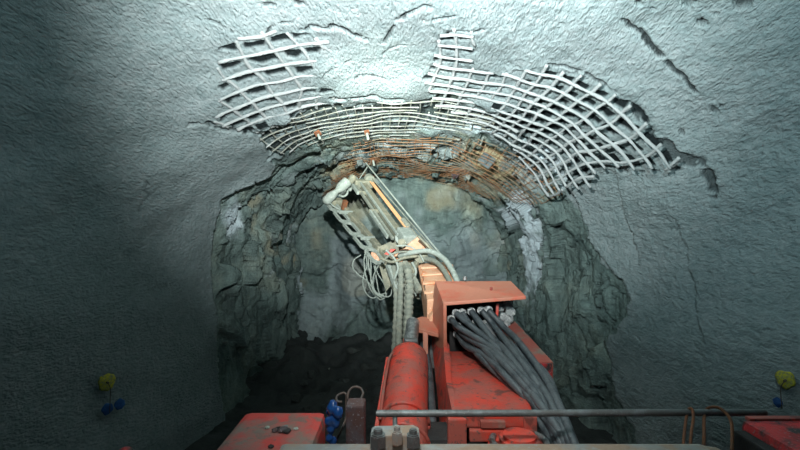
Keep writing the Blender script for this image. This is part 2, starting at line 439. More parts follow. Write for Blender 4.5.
    ledge([(246, 214), (262, 200), (284, 190), (300, 180), (318, 178)], .09, .15, -1)
    ledge([(226, 206), (246, 192), (274, 182), (290, 168)], .06, .08, -1)
    groove([(186, 122), (205, 120), (216, 127), (240, 131), (262, 135)], .05, .016, .6)
    groove([(268, 158), (276, 150), (292, 146)], .08, .02, .4)
    # right: stepped shotcrete edge
    ledge([(560, 168), (572, 192), (580, 212), (584, 232), (592, 248), (606, 262), (622, 280), (630, 300), (622, 322), (606, 336)], .09, .12, -1, .010)
    ledge([(620, 186), (622, 205), (626, 222), (634, 244)], .05, .09, -1, .010)
    ledge([(680, 232), (688, 262), (694, 300), (700, 330)], .03, .09, -1, .006)
    ledge([(602, 340), (612, 372), (622, 410), (630, 450)], .06, .16, -1)
    ledge([(570, 300), (578, 340), (590, 380), (596, 430)], .08, .16, -1)
    # cracks and half buried wires in the roof
    groove([(626, 23), (640, 33), (653, 47), (664, 58), (672, 68), (684, 80), (694, 92), (706, 98)], .045, .015, .9)
    groove([(302, 32), (312, 30), (325, 31), (332, 27), (342, 28), (356, 35), (362, 37)], .07, .016, .9)
    groove([(382, 43), (388, 37), (392, 26), (398, 16), (410, 10), (420, 4), (428, 1)], .05, .012, .75)
    groove([(384, 57), (392, 49), (400, 46), (412, 43)], .02, .008, .4)
    groove([(426, 18), (436, 15), (446, 12), (454, 10)], .035, .01, .8)
    groove([(442, 42), (448, 29), (462, 29), (474, 30), (482, 25)], .04, .010, .75)
    groove([(212, 24), (219, 27), (228, 32)], .02, .008, .5)
    groove([(264, 9), (276, 9)], .03, .01, .8); groove([(236, 2), (242, -3)], .04, .014, .9)
    groove([(293, 7), (302, 9)], .045, .016, .9)
    groove([(266, 38), (270, 28)], .03, .010, .8); groove([(282, 26), (288, 25)], .03, .008, .7)
    groove([(333, 98), (350, 97), (362, 98), (372, 96), (384, 99), (400, 98)], .08, .022, .8)
    groove([(355, 78), (368, 77), (386, 80)], .035, .012, .8)
    groove([(320, 76), (328, 66), (336, 61), (350, 61)], .02, .008, .4)
    groove([(508, 62), (520, 66), (532, 70)], .02, .008, .5)
    groove([(318, 137), (345, 136), (372, 138), (410, 140)], .07, .02, .5)
    groove([(720, 106), (716, 103)], .03, .01, .7); groove([(704, 109), (716, 110)], .02, .008, .6)
    groove([(143, 180), (145, 195), (142, 210)], .015, .01, .2)
    groove([(681, 128), (682, 134)], .03, .012, .6)
    for (x, y, s_) in ((702, 24, 7), (690, 4, 14), (740, 1, 16), (652, 8, 7), (638, 1, 7), (686, 0, 10), (716, 14, 4)):
        f0, y0 = hit(x, y); rr = s_*y0/F*.5
        d = np.hypot((ph-f0)*1.9, yy-y0)+fbm(p*22, 3, 140)*rr*.55
        g = 1-sstep(rr*.5, rr*.8, d); g *= vis
        H -= .05*g; gap_shade = np.maximum(gap_shade, g*.85)
    # bulges
    for (x, y, s_, a) in ((590, 160, .07, .07), (283, 118, .12, .06), (262, 125, .08, .05), (470, 108, .16, .05), (500, 104, .14, .05), (400, 88, .25, .05), (340, 88, .25, .04),
                          (650, 200, .35, .06), (560, 230, .25, .05), (270, 300, .35, .08), (240, 240, .2, .06), (430, 135, .12, .04)):
        f0, y0 = hit(x, y); d = np.hypot((ph-f0)*1.9, yy-y0)
        H += a*np.exp(-(d/s_)**2)*vis
    V = p+n*H[:, None]
    me = np_mesh('tunnel', V, grid_faces(NPHI, len(YS)))
    def attr(name, v):
        a = me.attributes.new(name, 'FLOAT', 'POINT'); a.data.foreach_set('value', np.clip(v, 0, 1).astype(np.float32))
    def blob(cx, cy, rx, ry, rot=0):
        c, s_ = math.cos(rot), math.sin(rot); dx, dy = qx-cx, qy-cy
        return np.exp(-(((dx*c+dy*s_)/rx)**2+((-dx*s_+dy*c)/ry)**2))
    nz = fbm(p*np.array([5, 5, 2.5]), 4, 150)
    pale = sstep(.35, .75, np.maximum.reduce([blob(525, 250, 13, 62, .05), blob(512, 212, 12, 20), .9*blob(303, 285, 7, 60, -.05), .85*blob(240, 225, 12, 30), .8*blob(420, 150, 60, 12), .7*blob(500, 140, 60, 14, .3), .9*blob(545, 160, 40, 26, .8), .6*blob(272, 250, 8, 50)])+.28*nz)*.9
    och = sstep(.35, .95, np.maximum.reduce([1.0*blob(500, 175, 60, 26, .5), .8*blob(430, 150, 80, 16), .55*blob(270, 240, 40, 45), .7*blob(345, 170, 30, 20), .5*blob(480, 240, 25, 50)])+.3*nz)*.75
    crack = brk*(np.exp(-(b1/.015)**2)*.5+np.exp(-(b2/.015)**2)*.2)
    attr('coat', np.maximum(coat*(1-.6*pocket*sstep(-.25, .35, hole)), over*.8)); attr('gap_shade', np.maximum(gap_shade, slot*1.0))
    attr('pale', pale*vis); attr('ochre', och*vis); attr('dark', crack)
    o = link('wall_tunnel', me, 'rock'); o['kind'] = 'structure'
    o['label'] = 'sprayed concrete tunnel walls and arched roof over fractured rock'
    return o
skin()

# advancing face at the end of the drift
def face_wall():
    xs = np.linspace(-2.0, 2.0, 270); zs = np.linspace(-.1, 3.3, 230)
    X, Z = np.meshgrid(xs, zs, indexing='ij'); X = X.ravel(); Z = Z.ravel()
    q = np.stack([X, 0*X, Z], 1); w = q+.12*np.stack([vnoise(q*3, 200), vnoise(q*3, 201), vnoise(q*3, 202)], 1)
    w = w+.2*np.stack([fbm(q*1.6, 4, 203), 0*X, fbm(q*1.6, 4, 204)], 1)
    h1, b1, r1 = cells(w*np.array([1.1, 1, 1.6])+3, 210); h2, b2, r2 = cells(w*np.array([3.2, 1, 6.6])+5, 220)
    y = 7.05+.13*h1+.035*h2+.06*fbm(q*np.array([1.5, 1, 3]), 5, 230)+.014*fbm(q*np.array([8, 1, 18]), 3, 235)
    y += .35*sstep(-.75, -1.15, X)                       # deeper cut at the left rib
    y += .25*sstep(.8, 1.6, X)
    y -= .55*sstep(.9, 0, Z)*(1+.3*vnoise(q*2, 240))      # toe of the face runs out into the muck
    V = np.stack([X, y, Z], 1)
    me = np_mesh('face', V, grid_faces(270, 230))
    for nme, v in (('coat', X*0), ('gap_shade', X*0), ('pale', .35*sstep(-.1, .6, fbm(q*1.2, 4, 250))), ('ochre', .3*sstep(.1, .6, fbm(q*1.5, 3, 260))), ('dark', .25*np.exp(-(b1/.012)**2)*sstep(-.1, .5, fbm(q*3, 2, 270)))):
        a = me.attributes.new(nme, 'FLOAT', 'POINT'); a.data.foreach_set('value', np.clip(v, 0, 1).astype(np.float32))
    o = link('wall_back', me, 'face'); o['kind'] = 'structure'; o['label'] = 'blasted rock face closing the drift'
face_wall()
def floor():
    xs = np.linspace(-3.6, 3.6, 220); ys = np.linspace(-3.6, 7.6, 330)
    X, Y = np.meshgrid(xs, ys, indexing='ij'); X = X.ravel(); Y = Y.ravel()
    q = np.stack([X, Y, 0*X], 1); h2, b2, _ = cells(q*np.array([5, 5, 1])+.5, 310)
    s = sstep(3.6, 6.9, Y)
    z = .03*fbm(q*1.5, 4, 300)+s*(.40*s+.09*h2+.10*fbm(q*2.1, 4, 320))
    z += .12*sstep(1.2, 1.9, np.abs(X))*s
    z = np.where(Y < 2.2, np.minimum(z, 0.0), z)
    me = np_mesh('floor', np.stack([X, Y, z], 1), grid_faces(220, 330, True))
    o = link('floor', me, 'muck'); o['kind'] = 'structure'; o['label'] = 'wet dark muck floor'
    return lambda x, y: float(z[int(np.argmin((X-x)**2+(Y-y)**2))])
zfloor = floor()

# ------------------------------------------------------------------ hanging wire mesh sheets
def sheet(name, label, poly, cell, rad, mat, off, amp=.03, gap=.3, twist=0.0, jit=.012, cat='wire mesh', seed=0, extra=None, dens=.02, follow=1.0):
    rng = np.random.RandomState(seed); tubes = []
    S = np.arange(0, _s[-1], cell)
    fs = np.array([hit(x, y)[0] for x, y in poly]); f0, f1 = fs.min()-.3, fs.max()+.3
    ysl = np.array([hit(x, y)[1] for x, y in poly]); y0, y1 = ysl.min()-.4, ysl.max()+.4
    lines = []
    for k, s in enumerate(S):
        yv = np.interp(s, _s, _yy)
        if y0 < yv < y1:
            t = np.arange(f0, f1, dens/1.9); lines.append((t, np.interp(s+twist*t, _s, _yy), 1, k))
    for k, f in enumerate(np.arange(math.floor(f0/(cell/1.9))*cell/1.9, f1, cell/1.9)):
        s = np.arange(np.interp(y0, _yy, _s), np.interp(y1, _yy, _s), dens)
        lines.append((f+0*s, np.interp(s, _s, _yy), 0, k))
    for ph, yv, isrow, k in lines:
        b = surf(ph, yv); q = b*2.1+seed
        ph2 = ph+jit*2.4*vnoise(b*1.5+seed, 400)+jit*.5*vnoise(b*6, 401); y2 = yv+jit*3*vnoise(b*1.5+seed, 402)+jit*.5*vnoise(b*7, 403)
        o_ = off+amp*vnoise(q, 404)+(.004 if isrow else -.004)
        if follow: o_ = o_+follow*undulation(b)
        if extra is not None: o_ = o_+extra(ph, yv)
        pt = surf(ph2, y2, o_)
        pxx = 400+F*pt[:, 0]/pt[:, 1]; pyy = 225-F*(pt[:, 2]-ZC)/pt[:, 1]
        w1 = fbm(b*5, 3, 50)*4
        m = in_poly(pxx+w1, pyy+w1*.6, poly)
        m &= vnoise(b*4.2+seed+(5 if isrow else 0), 410) > -1+gap
        r = rad*(1+.30*vnoise(b*13, 411)+.18*vnoise(b*40, 412))
        i = 0
        while i < len(m):
            if m[i]:
                j = i
                while j+1 < len(m) and m[j+1]: j += 1
                if j-i >= 3: tubes.append((pt[i:j+1], r[i:j+1]))
                i = j+1
            else: i += 1
    o = link(name, tubes_mesh(name, tubes, 6), mat)
    return tag(o, label, cat)
sheet('wire_mesh', 'shotcrete-crusted white wire mesh sheet on the upper left of the roof', M_LEFT, .15, .0135, 'crust', .000, .010, .06, seed=3, jit=.02)
sheet('wire_mesh', 'thin dusted wire mesh hanging along the centre edge of the roof shotcrete', M_MID, .10, .0065, 'thinwire', .015, .035, .38, seed=5, jit=.02)
sheet('wire_mesh', 'long white crusted wire mesh sheet over the right of the roof, ending in a point', M_RIGHT, .125, .0125, 'crust', .012, .012, .10, seed=9, jit=.02, extra=lambda f, y: .13*sstep(.72, 1.12, f)+.05*sstep(.35, .7, f))
sheet('wire_mesh', 'rusty orange-brown wire mesh bent around the crown above the rock face', M_RUST, .09, .0036, 'rustwire', .04, .05, .42, seed=12, jit=.03)

# ------------------------------------------------------------------ rock bolts
def rock_bolt(px, py, label, plate_mat, stub_mat, size=.11, stub=.1, aim=None):
    f, y = hit(px, py, .05); b = surf(f, y, .04); i_ = surf(f, y, .2)
    c = Vector(b); nrm = (Vector(i_)-c); nrm = Vector((nrm.x, -.15, nrm.z)).normalized()
    t = empty('rock_bolt', c, label, 'rock bolt')
    R, _ = frame_of((0, 0, 0), nrm, (0, 1, 0))
    bm = box_bm(R @ Vector((0, .004, 0)), (size, .012, size), rot=R)
    from_bm('plate', bm, plate_mat, t, .004)
    cyl('nut', R @ Vector((0, .005, 0)), R @ Vector((0, .035, 0)), .024, plate_mat, t, 6, .002)
    cyl('threaded_end', R @ Vector((0, .02, 0)), R @ Vector((0, stub, 0)), .014, stub_mat, t, 10, .002)
rock_bolt(318, 134, 'rock bolt with rusty plate and pale end below the left wire mesh', 'rust', 'cable', .06)
rock_bolt(367, 133, 'rock bolt with a rusty plate and pale end in the middle of the roof mesh', 'rust', 'cable', .05, .12)
rock_bolt(373, 160, 'rock bolt with a pale end above the tips of the drill booms', 'rust', 'cable', .05, .12)
rock_bolt(486, 161, 'rock bolt with a dark blue-grey plate on the ochre rock right of the crown', 'plate', 'plate', .16, .06)
rock_bolt(455, 175, 'dark rock bolt in the rusty mesh over the right of the face', 'post', 'post', .09, .10)

# ------------------------------------------------------------------ survey markers on the two side walls
def blotch(name, c, R, rad, mat, parent, seed, hole=False):
    bm = bmesh.new(); rng = random.Random(seed); n = 26
    top = []; bot = []
    rr = [rad*(.72+.38*rng.random()) for _ in range(n)]
    rr = [(rr[i]*2+rr[i-1]+rr[(i+1) % n])/4 for i in range(n)]
    ring0 = [bm.verts.new(c+R @ Vector((math.cos(2*PI*i/n)*rr[i], 0, math.sin(2*PI*i/n)*rr[i]*1.1))) for i in range(n)]
    ring1 = [bm.verts.new(c+R @ Vector((math.cos(2*PI*i/n)*rr[i]*.85, .006, math.sin(2*PI*i/n)*rr[i]*.93))) for i in range(n)]
    ring2 = [bm.verts.new(c+R @ Vector((math.cos(2*PI*i/n)*rr[i]*.25, .006+.004*rng.random(), math.sin(2*PI*i/n)*rr[i]*.25))) for i in range(n)]
    for i in range(n):
        j = (i+1) % n
        bm.faces.new([ring0[i], ring0[j], ring1[j], ring1[i]]); bm.faces.new([ring1[i], ring1[j], ring2[j], ring2[i]])
    bm.faces.new(ring2); bm.faces.new(ring0[::-1])
    return from_bm(name, bm, mat, parent, 0, True)
def marker(px, py, label, blues, side, tail=.0):
    f, y = hit(px, py); off = .035
    b = Vector(surf(f, y, off)); i_ = Vector(surf(f, y+.0, .3)); d = Vector((-side*.80, -.6, 0)).normalized()
    t = empty('survey_marker', b, label, 'survey marker', None)
    R, _ = frame_of((0, 0, 0), d)
    R = Matrix((R.col[0], R.col[1], R.col[2])).transposed()
    s = y/F
    blotch('yellow_patch', Vector((0, 0, 0)), R, 8*s*1.1, 'yellow', t, 4+side)
    cyl('pin', R @ Vector((0, .0, 0)), R @ Vector((0, .04, 0)), .008, 'darkwire', t, 8, .001)
    pts = [R @ Vector((.0, .03, 0)), R @ Vector((.02*side, .022, -.05)), R @ Vector((.02*side, .02, -.12)), R @ Vector((.015*side, .02, -(blues[0][1])*s-.03))]
    tube('cord', pts, .003, 'darkwire', t, 6)
    for k, (bx, by, br) in enumerate(blues):
        blotch('blue_patch', R @ Vector((bx*s*1.2*(1), .004, -by*s)), R, br*s*1.2, 'bluetag', t, 20+k+side)
marker(102, 382, 'yellow paint patch with a pin, cord and two blue dabs on the left wall', [(-1, 27, 5), (-10, 26, 4.5)], -1)
marker(791, 380, 'yellow paint patch with a pin and one blue dab on the right wall', [(5, 24, 4)], 1)

# ------------------------------------------------------------------ loose rocks near the toe of the face
def loose_rock(seed):
    rng = random.Random(seed); bm = bmesh.new()
    for _ in range(16):
        v = Vector((rng.gauss(0, 1), rng.gauss(0, 1), rng.gauss(0, 1))).normalized()
        bm.verts.new(Vector((v.x*.5, v.y*.42, v.z*.32)))
    r = bmesh.ops.convex_hull(bm, input=bm.verts[:]); 
    for v in [v for v in bm.verts if not v.link_faces]: bm.verts.remove(v)
    bmesh.ops.translate(bm, verts=bm.verts, vec=(0, 0, .18))
    bmesh.ops.bevel(bm, geom=bm.edges[:], offset=.02, segments=1, affect='EDGES')
    return from_bm('loose_rock', bm, 'loose', None, 0, False)
protos = [loose_rock(i) for i in range(5)]
rng = random.Random(3); spots = []
for i in range(46):
    for _t in range(200):
        x = rng.uniform(-1.35, 1.3); y = rng.uniform(4.9, 6.3); s = rng.choice([.12, .16, .2, .26])
        if all(math.hypot(x-a, y-b) > .55*(s+c) for a, b, c in spots) and math.hypot(x+.95, y-6.1) > .3: break
    spots.append((x, y, s))
    pr = protos[i % 5]
    o = pr if i < 5 else pr.copy()
    if i >= 5: C.objects.link(o)
    o.location = (x, y, zfloor(x, y)-.04); o.scale = (s, s, s); o.rotation_euler = (0, 0, rng.uniform(0, 6.28))
    tag(o, 'dark angular rock lying loose in the muck in front of the face', 'rock', 'loose rocks on the tunnel floor')
o = protos[0].copy(); C.objects.link(o); c = P(331, 354, 6.1); c.z = zfloor(c.x, 6.1)-.01
o.location = c; o.scale = (.13, .11, .13); o.data = protos[0].data.copy(); o.data.materials[0] = M['cable']
if 'group' in o: del o['group']
tag(o, 'small pale stone lying alone on the dark muck left of the hanging hoses', 'rock')

# ------------------------------------------------------------------ the drilling rig
rig = empty('drilling_rig', (0, 0, 0), 'red and orange tunnel drilling rig reaching up to the rock face', 'drilling rig')
def up(o, lab=None):
    if lab: o['label'] = lab
    return o
# boom body -------------------------------------------------------------
def TP(px, py, z=-.85):
    y = -z*F/(py-225); return Vector(((px-400)/F*y, y, ZC+z))
body_top = [TP(447, 351), TP(476, 351), TP(492, 362), TP(507, 374), TP(520, 387), TP(528, 399), TP(534, 413), TP(452, 413)]
bb = prism('boom_body', body_top, (0, 0, -.07), 'red', rig, .012)
inner = [v+Vector((0, 0, -.07)) for v in body_top]
ctr = sum(inner, Vector())/len(inner); inner = [ctr+(v-ctr)*.86 for v in inner]
prism('boom_core', inner, (0, .06, -.32), 'black', rig, .01)
boxr('lug', .36, .47, 1.955, 1.985, ZC-.905, ZC-.875, 'mudred', bb, .004)
# left cheek plate from the hood down to the pivot
cheek = [P(430, 319, 3.3), P(443, 345, 2.88), P(446, 380, 2.4), P(452, 411, 2.02), P(449, 470, 2.02), P(441, 440, 2.35), P(436, 385, 2.75), P(432, 345, 3.2)]
ck = prism('cheek_plate', cheek, (.035, .0, 0), 'red', rig, .006)
boxr('cheek_web', .215, .30, 1.97, 2.01, ZC-1.15, ZC-.87, 'red', ck, .008)
boxr('front_skirt', .31, .60, 1.955, 1.985, ZC-.965, ZC-.93+.015, 'red', bb, .006)
boxr('skirt_web', .555, .615, 1.97, 2.03, ZC-1.2, ZC-.86, 'red', bb, .006)
# swing pivot in front
pv = cyl('swing_pivot', (.515, 1.90, ZC-1.4), (.515, 1.90, ZC-.945), .135, 'red', rig, 40, .02)
t = np.linspace(0, 2*PI, 49); tube('pivot_rim', [(.515+.115*math.cos(a), 1.90+.115*math.sin(a), ZC-.936) for a in t], .014, 'chrome', pv, 8, sp=False)
cyl('pivot_cap', (.515, 1.90, ZC-.95), (.515, 1.90, ZC-.905), .085, 'red', pv, 32, .015)
boxr('pivot_arm', .56, .74, 1.80, 1.98, ZC-1.25, ZC-.985, 'red', rig, .02)
# hood ------------------------------------------------------------------
A_, B_, C_, D_ = P(435, 281, 3.3), P(443, 302.5, 2.86), P(526, 296, 2.86), P(511, 281, 3.3)
hood = prism('hose_hood', [A_, B_, C_, D_], (0, -.002, -.022), 'redhood', rig, .005)
prism('hood_side', [A_, B_, P(443.5, 352, 2.86), P(436, 345, 3.05), P(430, 318, 3.3)], (.022, 0, 0), 'redhood', hood, .004)
prism('hood_edge', [P(443.5, 303, 2.855), P(446.5, 303, 2.855), P(447, 352, 2.855), P(444, 353, 2.855)], (0, .03, 0), 'redhood', hood, .002)
prism('hood_divider', [P(496.5, 304, 2.95), P(499, 304, 2.95), P(497, 341, 2.85), P(494.5, 341, 2.85)], (0, .02, 0), 'red', hood, .002)
cyl('rivet', P(491, 290, 3.02)+Vector((0, 0, -.0)), P(491, 290, 3.02)+Vector((0, -.01, .02)), .010, 'mudred', hood, 10, .002)
cyl('rivet', P(465, 280, 3.25), P(465, 279, 3.25)+Vector((0, 0, .02)), .014, 'chrome', hood, 10, .002)
prism('connector_panel', [P(444, 296, 3.16), P(513, 294, 3.16), P(513, 350, 3.16), P(444, 356, 3.16)], (0, .03, 0), 'black', rig, .003)
# right hand dirty box
db = prism('valve_box', [P(497, 322, 3.12), P(515, 321, 3.12), P(553.5, 362, 2.5), P(519, 362, 2.5)], (0, 0, -.10), 'mudred', rig, .006)
prism('valve_box_end', [P(525, 363.5, 2.49), P(552, 363.5, 2.49), P(552, 378, 2.49), P(546, 387, 2.49), P(528, 376, 2.49)], (0, .05, 0), 'peel', db, .004)
# fittings and hoses
fits = [(455, 312), (461, 311.5), (470, 310), (480, 309), (487, 308.5), (455, 325), (461, 324), (468, 329), (456, 333), (475, 320), (484, 323), (450, 318), (463, 334)]
ends = [(553, 432, 1.93), (557, 434, 1.90), (562, 436, 1.88), (567, 437, 1.86), (572, 438, 1.84), (549, 431, 1.97), (551, 436, 1.94), (558, 441, 1.9), (546, 434, 1.98), (563, 441, 1.87), (568, 443, 1.85), (548, 440, 1.96), (554, 444, 1.9)]
rg = random.Random(11)
for i, (fx, fy) in enumerate(fits):
    yf = 3.02
    a = P(fx, fy, yf+.05); b = P(fx+1.5, fy+1.5, yf-.10)
    ft = cyl('hose_fitting', a, b, .022, 'chrome', rig, 6, .003)
    cyl('collar', P(fx+1, fy+1, yf-.05), P(fx+1.3, fy+1.3, yf-.075), .028, 'chrome', ft, 12, .003)
    if i in (2, 3, 4, 1, 9, 10):      # upper bundle runs along the outer side
        k = {1: 0, 2: 1, 9: 1.6, 3: 2.8, 10: 3.2, 4: 4.6}[i]
        mids = [P(fx+10+k*1.5, fy+14+k, 2.86-.02*(i % 3)), P(494+k*5.2, 351-k*2.2, 2.6-.04*(i % 2)), P(515+k*5.2, 378-k*2.0, 2.34-.05*(i % 2)), P(534+k*4.6, 404-k*1.6, 2.12-.03*(i % 3))]
    else:
        k = {0: 5, 11: 4, 5: 3, 6: 3.6, 7: 2.4, 8: 1, 12: 0}[i]
        mids = [P(fx+10, fy+9+(5-k)*1.0, 2.84-.03*(i % 3)), P(480+k*2.9, 357-k*2.3, 2.6-.03*(i % 2)), P(505+k*3.0, 381-k*2.2, 2.36-.04*(i % 3)), P(527+k*2.6, 405-k*1.9, 2.14-.03*(i % 2))]
    e = ends[i]
    tube('hydraulic_hose', [b]+mids+[P(*e), P(e[0]+14, e[1]+40, e[2]-.12)], .0180+.003*rg.random(), 'rubber', rig, 12, 8)
for (fx, fy) in ((500, 307), (508, 304), (511, 311), (503, 316), (509, 318), (506, 324)):
    ft = cyl('hose_fitting', P(fx, fy, 3.14), P(fx-1, fy+1.5, 3.03), .026, 'chrome', rig, 6, .004)
    cyl('collar', P(fx-.3, fy+.6, 3.08), P(fx-.6, fy+1, 3.055), .034, 'chrome', ft, 12, .003)
tube('hydraulic_hose', [P(530, 361, 2.62), P(538, 366, 2.5), P(548, 378, 2.35), P(555, 395, 2.2), P(558, 412, 2.05), P(562, 440, 1.9), P(568, 470, 1.8)], .021, 'rubber', rig)
tube('hydraulic_hose', [P(512, 345, 2.8), P(524, 352, 2.62), P(540, 382, 2.3), P(556, 412, 2.05), P(572, 440, 1.88), P(586, 470, 1.75)], .020, 'rubber', rig)
# boom arm ---------------------------------------------------------------
arm = prism('boom_arm', [P(427, 300, 3.25), P(462, 296, 3.25), P(450, 262, 4.15), P(421, 263, 4.15)], (0, 0, -.30), 'orange', rig, .008)
for t_ in (.12, .35, .58, .8):
    a = P(427, 300, 3.25).lerp(P(421, 263, 4.15), t_); b = P(462, 296, 3.25).lerp(P(450, 262, 4.15), t_)
    prism('arm_rib', [a+Vector((-.012, 0, .0)), b+Vector((.012, 0, 0)), b+Vector((.012, .035, .012)), a+Vector((-.012, .035, .012))], (0, 0, .014), 'orange', arm, .003)
prism('arm_cheek', [P(418, 266, 4.1), P(421, 264, 4.1), P(434, 312, 3.2), P(429, 318, 3.2)], (.02, 0, -.16), 'orange', arm, .004)
tube('hydraulic_hose', [P(399, 256, 4.1), P(410, 253, 4.02), P(428, 251, 3.95), P(443, 258, 3.8), P(452, 270, 3.6), P(458, 283, 3.4), P(462, 292, 3.25)], .023, 'cable', rig, 14)
tube('hydraulic_hose', [P(404, 259, 4.2), P(420, 258, 4.1), P(436, 262, 3.9), P(446, 274, 3.6), P(452, 288, 3.3)], .022, 'sleeve', rig, 10)
# wrist joint / cradle
jt = beam('wrist_joint', P(398, 262, 4.35), P(423, 242, 4.35), .20, .16, 'orange', rig, .02)
cyl('joint_pin', P(402, 243, 4.15), P(402, 243, 4.6), .04, 'grease', jt, 24, .01)
cyl('joint_pin', P(421, 256, 4.05), P(421, 256, 4.6), .065, 'grease', jt, 24, .01)
cr = prism('cradle', [P(372, 261, 4.5), P(378, 247, 4.5), P(398, 238, 4.5), P(412, 228, 4.5), P(420, 238, 4.5), P(404, 252, 4.5), P(388, 262, 4.5)], (0, .12, -.02), 'grease', rig, .01)
prism('cradle_plate', [P(384, 254, 4.42), P(391, 249, 4.42), P(396, 249, 4.42), P(386, 257, 4.42)], (0, .05, 0), 'red', cr, .004)
prism('cradle_plate', [P(371, 252, 4.42), P(375, 253, 4.42), P(380, 259, 4.42), P(378, 264, 4.42), P(371, 258, 4.42)], (0, .05, 0), 'orange', cr, .004)
prism('cradle_plate', [P(405, 252, 4.3), P(419, 241, 4.3), P(425, 249, 4.3), P(411, 260, 4.3)], (0, .05, 0), 'orange', cr, .004)
cyl('cradle_pin', P(401, 238, 4.35), P(401, 238, 4.7), .06, 'cable', cr, 18, .008)
# grimy bracket block below the joint
wb = prism('wrist_bracket', [P(389, 262, 4.2), P(410, 262, 4.2), P(416, 272, 4.2), P(420, 300, 4.1), P(408, 296, 4.1), P(398, 300, 4.15), P(390, 285, 4.2)], (0, .2, 0), 'grease', rig, .015)
cyl('bracket_pin', P(412, 283, 3.95), P(412, 283, 4.4), .06, 'sleeve', wb, 18, .006)
beam('bracket_link', P(404, 262, 4.1), P(420, 292, 3.9), .05, .05, 'sleeve', wb, .006)
beam('bracket_link', P(417, 262, 4.1), P(407, 284, 3.95), .04, .04, 'grease', wb, .006)
beam('bracket_link', P(388, 264, 4.15), P(397, 290, 4.0), .04, .05, 'cable', wb, .006)
# ribbed protective sleeves hanging down
def sleeve(pts, r, mat='sleeve'):
    pp = spline(pts, 40); s = np.concatenate([[0], np.cumsum(np.linalg.norm(np.diff(pp, axis=0), axis=1))])
    ss = np.arange(0, s[-1], .011); q = np.stack([np.interp(ss, s, pp[:, i]) for i in range(3)], 1)
    rr = r*(1+.13*np.sin(ss/.055*2*PI)+.05*np.sin(ss/.19*2*PI))
    return link('hose_sleeve', tubes_mesh('hose_sleeve', [(q, rr)], 14), mat, rig)
sleeve([P(393, 262, 4.15), P(395, 280, 4.05), P(396, 305, 3.95), P(395, 330, 3.9), P(394, 352, 3.85), P(396, 380, 3.6)], .023)
sleeve([P(400, 263, 4.1), P(401, 280, 4.0), P(400, 305, 3.9), P(399, 330, 3.8), P(399, 352, 3.7), P(402, 380, 3.5)], .029)
sleeve([P(408, 270, 4.0), P(410, 285, 3.9), P(409, 305, 3.75), P(408, 325, 3.6), P(407, 345, 3.5), P(410, 380, 3.3)], .036)
sleeve([P(404, 264, 4.2), P(406, 290, 4.1), P(404.5, 320, 4.05), P(403, 350, 4.0), P(404, 375, 3.9)], .022)
# thin cable loops left of the joint
lo = [[(361, 255), (354, 260), (353, 268), (359, 275), (367, 281), (373, 289), (376, 296)],
      [(366, 256), (367, 266), (364, 274), (363, 284), (366, 293), (372, 298), (378, 296)],
      [(368, 254), (369, 268), (372, 282), (376, 292), (384, 296)],
      [(370, 256), (371, 266), (371, 280), (374, 292), (382, 298)],
      [(372, 258), (375, 270), (377, 282), (380, 294), (388, 292)],
      [(366, 250), (364, 262), (366, 276), (371, 290), (380, 300)],
      [(374, 262), (378, 274), (384, 284), (386, 296), (380, 300)],
      [(384, 260), (377, 268), (373, 280), (376, 293), (390, 296), (392, 280)]]
for i, l in enumerate(lo):
    tube('control_cable', [P(x, y, 4.45-.035*(i % 4)) for x, y in l], .0062, 'cable', rig, 8)
for l, r_, m_ in (([(382, 262), (390, 255), (400, 252), (412, 252)], .010, 'sleeve'), ([(386, 250), (394, 258), (398, 268), (394, 280)], .012, 'cable'), ([(396, 246), (408, 246), (418, 252), (424, 262)], .008, 'cable'),
        ([(380, 258), (392, 262), (404, 258), (418, 256)], .014, 'grease'), ([(412, 262), (416, 272), (412, 284), (416, 296)], .012, 'cable'), ([(404, 270), (414, 276), (420, 288)], .010, 'sleeve'), ([(418, 236), (428, 246), (436, 256), (442, 268)], .012, 'grease')):
    tube('joint_hose', [P(x, y, 4.02) for x, y in l], r_, m_, rig, 8)
prism('mud_flap', [P(378, 262, 4.4), P(388, 264, 4.4), P(392, 284, 4.3), P(386, 292, 4.3)], (0, .03, 0), 'grease', rig, .006)
# drill feed 1: the left ladder beam --------------------------------------
def ladder(parent, a, b, w, h, slots, ox, mat, name='slotted_rail'):
    """flat bar with oval openings running along it"""
    R, Ln = frame_of(a, b); bm = bmesh.new()
    def pt(x, y, z): return a+R @ Vector((ox+x, y, z))
    seg = Ln/slots; hw = w/2; sw = w*.32
    for k in range(slots):
        y0 = k*seg; y1 = y0+seg; cy = (y0+y1)/2; n = 20
        ov = []; ou = []
        for i in range(n):
            t = 2*PI*i/n; c, s = math.cos(t), math.sin(t)
            ov.append((c*sw, cy+s*sw+(math.copysign(seg*.26, s) if abs(s) > 1e-6 else 0)))
            m = max(abs(c)/hw, abs(s)/(seg/2)); ou.append((c/m, cy+s/m))
        for zz in (h/2, -h/2):
            I = [bm.verts.new(pt(x, y, zz)) for x, y in ov]; O = [bm.verts.new(pt(x, y, zz)) for x, y in ou]
            for i in range(n): bm.faces.new([I[i], I[(i+1) % n], O[(i+1) % n], O[i]])
            if zz > 0: I0, O0 = I, O
            else:
                for i in range(n):
                    bm.faces.new([I0[i], I0[(i+1) % n], I[(i+1) % n], I[i]]); bm.faces.new([O0[i], O0[(i+1) % n], O[(i+1) % n], O[i]])
    return from_bm(name, bm, mat, parent, 0)
fa, fb = P(386, 263, 4.35), P(333, 200, 5.35)
fd = beam('drill_feed', fa, fb, .065, .08, 'grease', rig, .010, ox=.055, t0=0, t1=.98)
ladder(fd, fa, fb, .135, .03, 5, -.065, 'cable')
for t_ in (.3, .72): beam('clamp', fa, fb, .17, .04, 'cable', fd, .008, ox=0, oz=.03, t0=t_, t1=t_+.02)
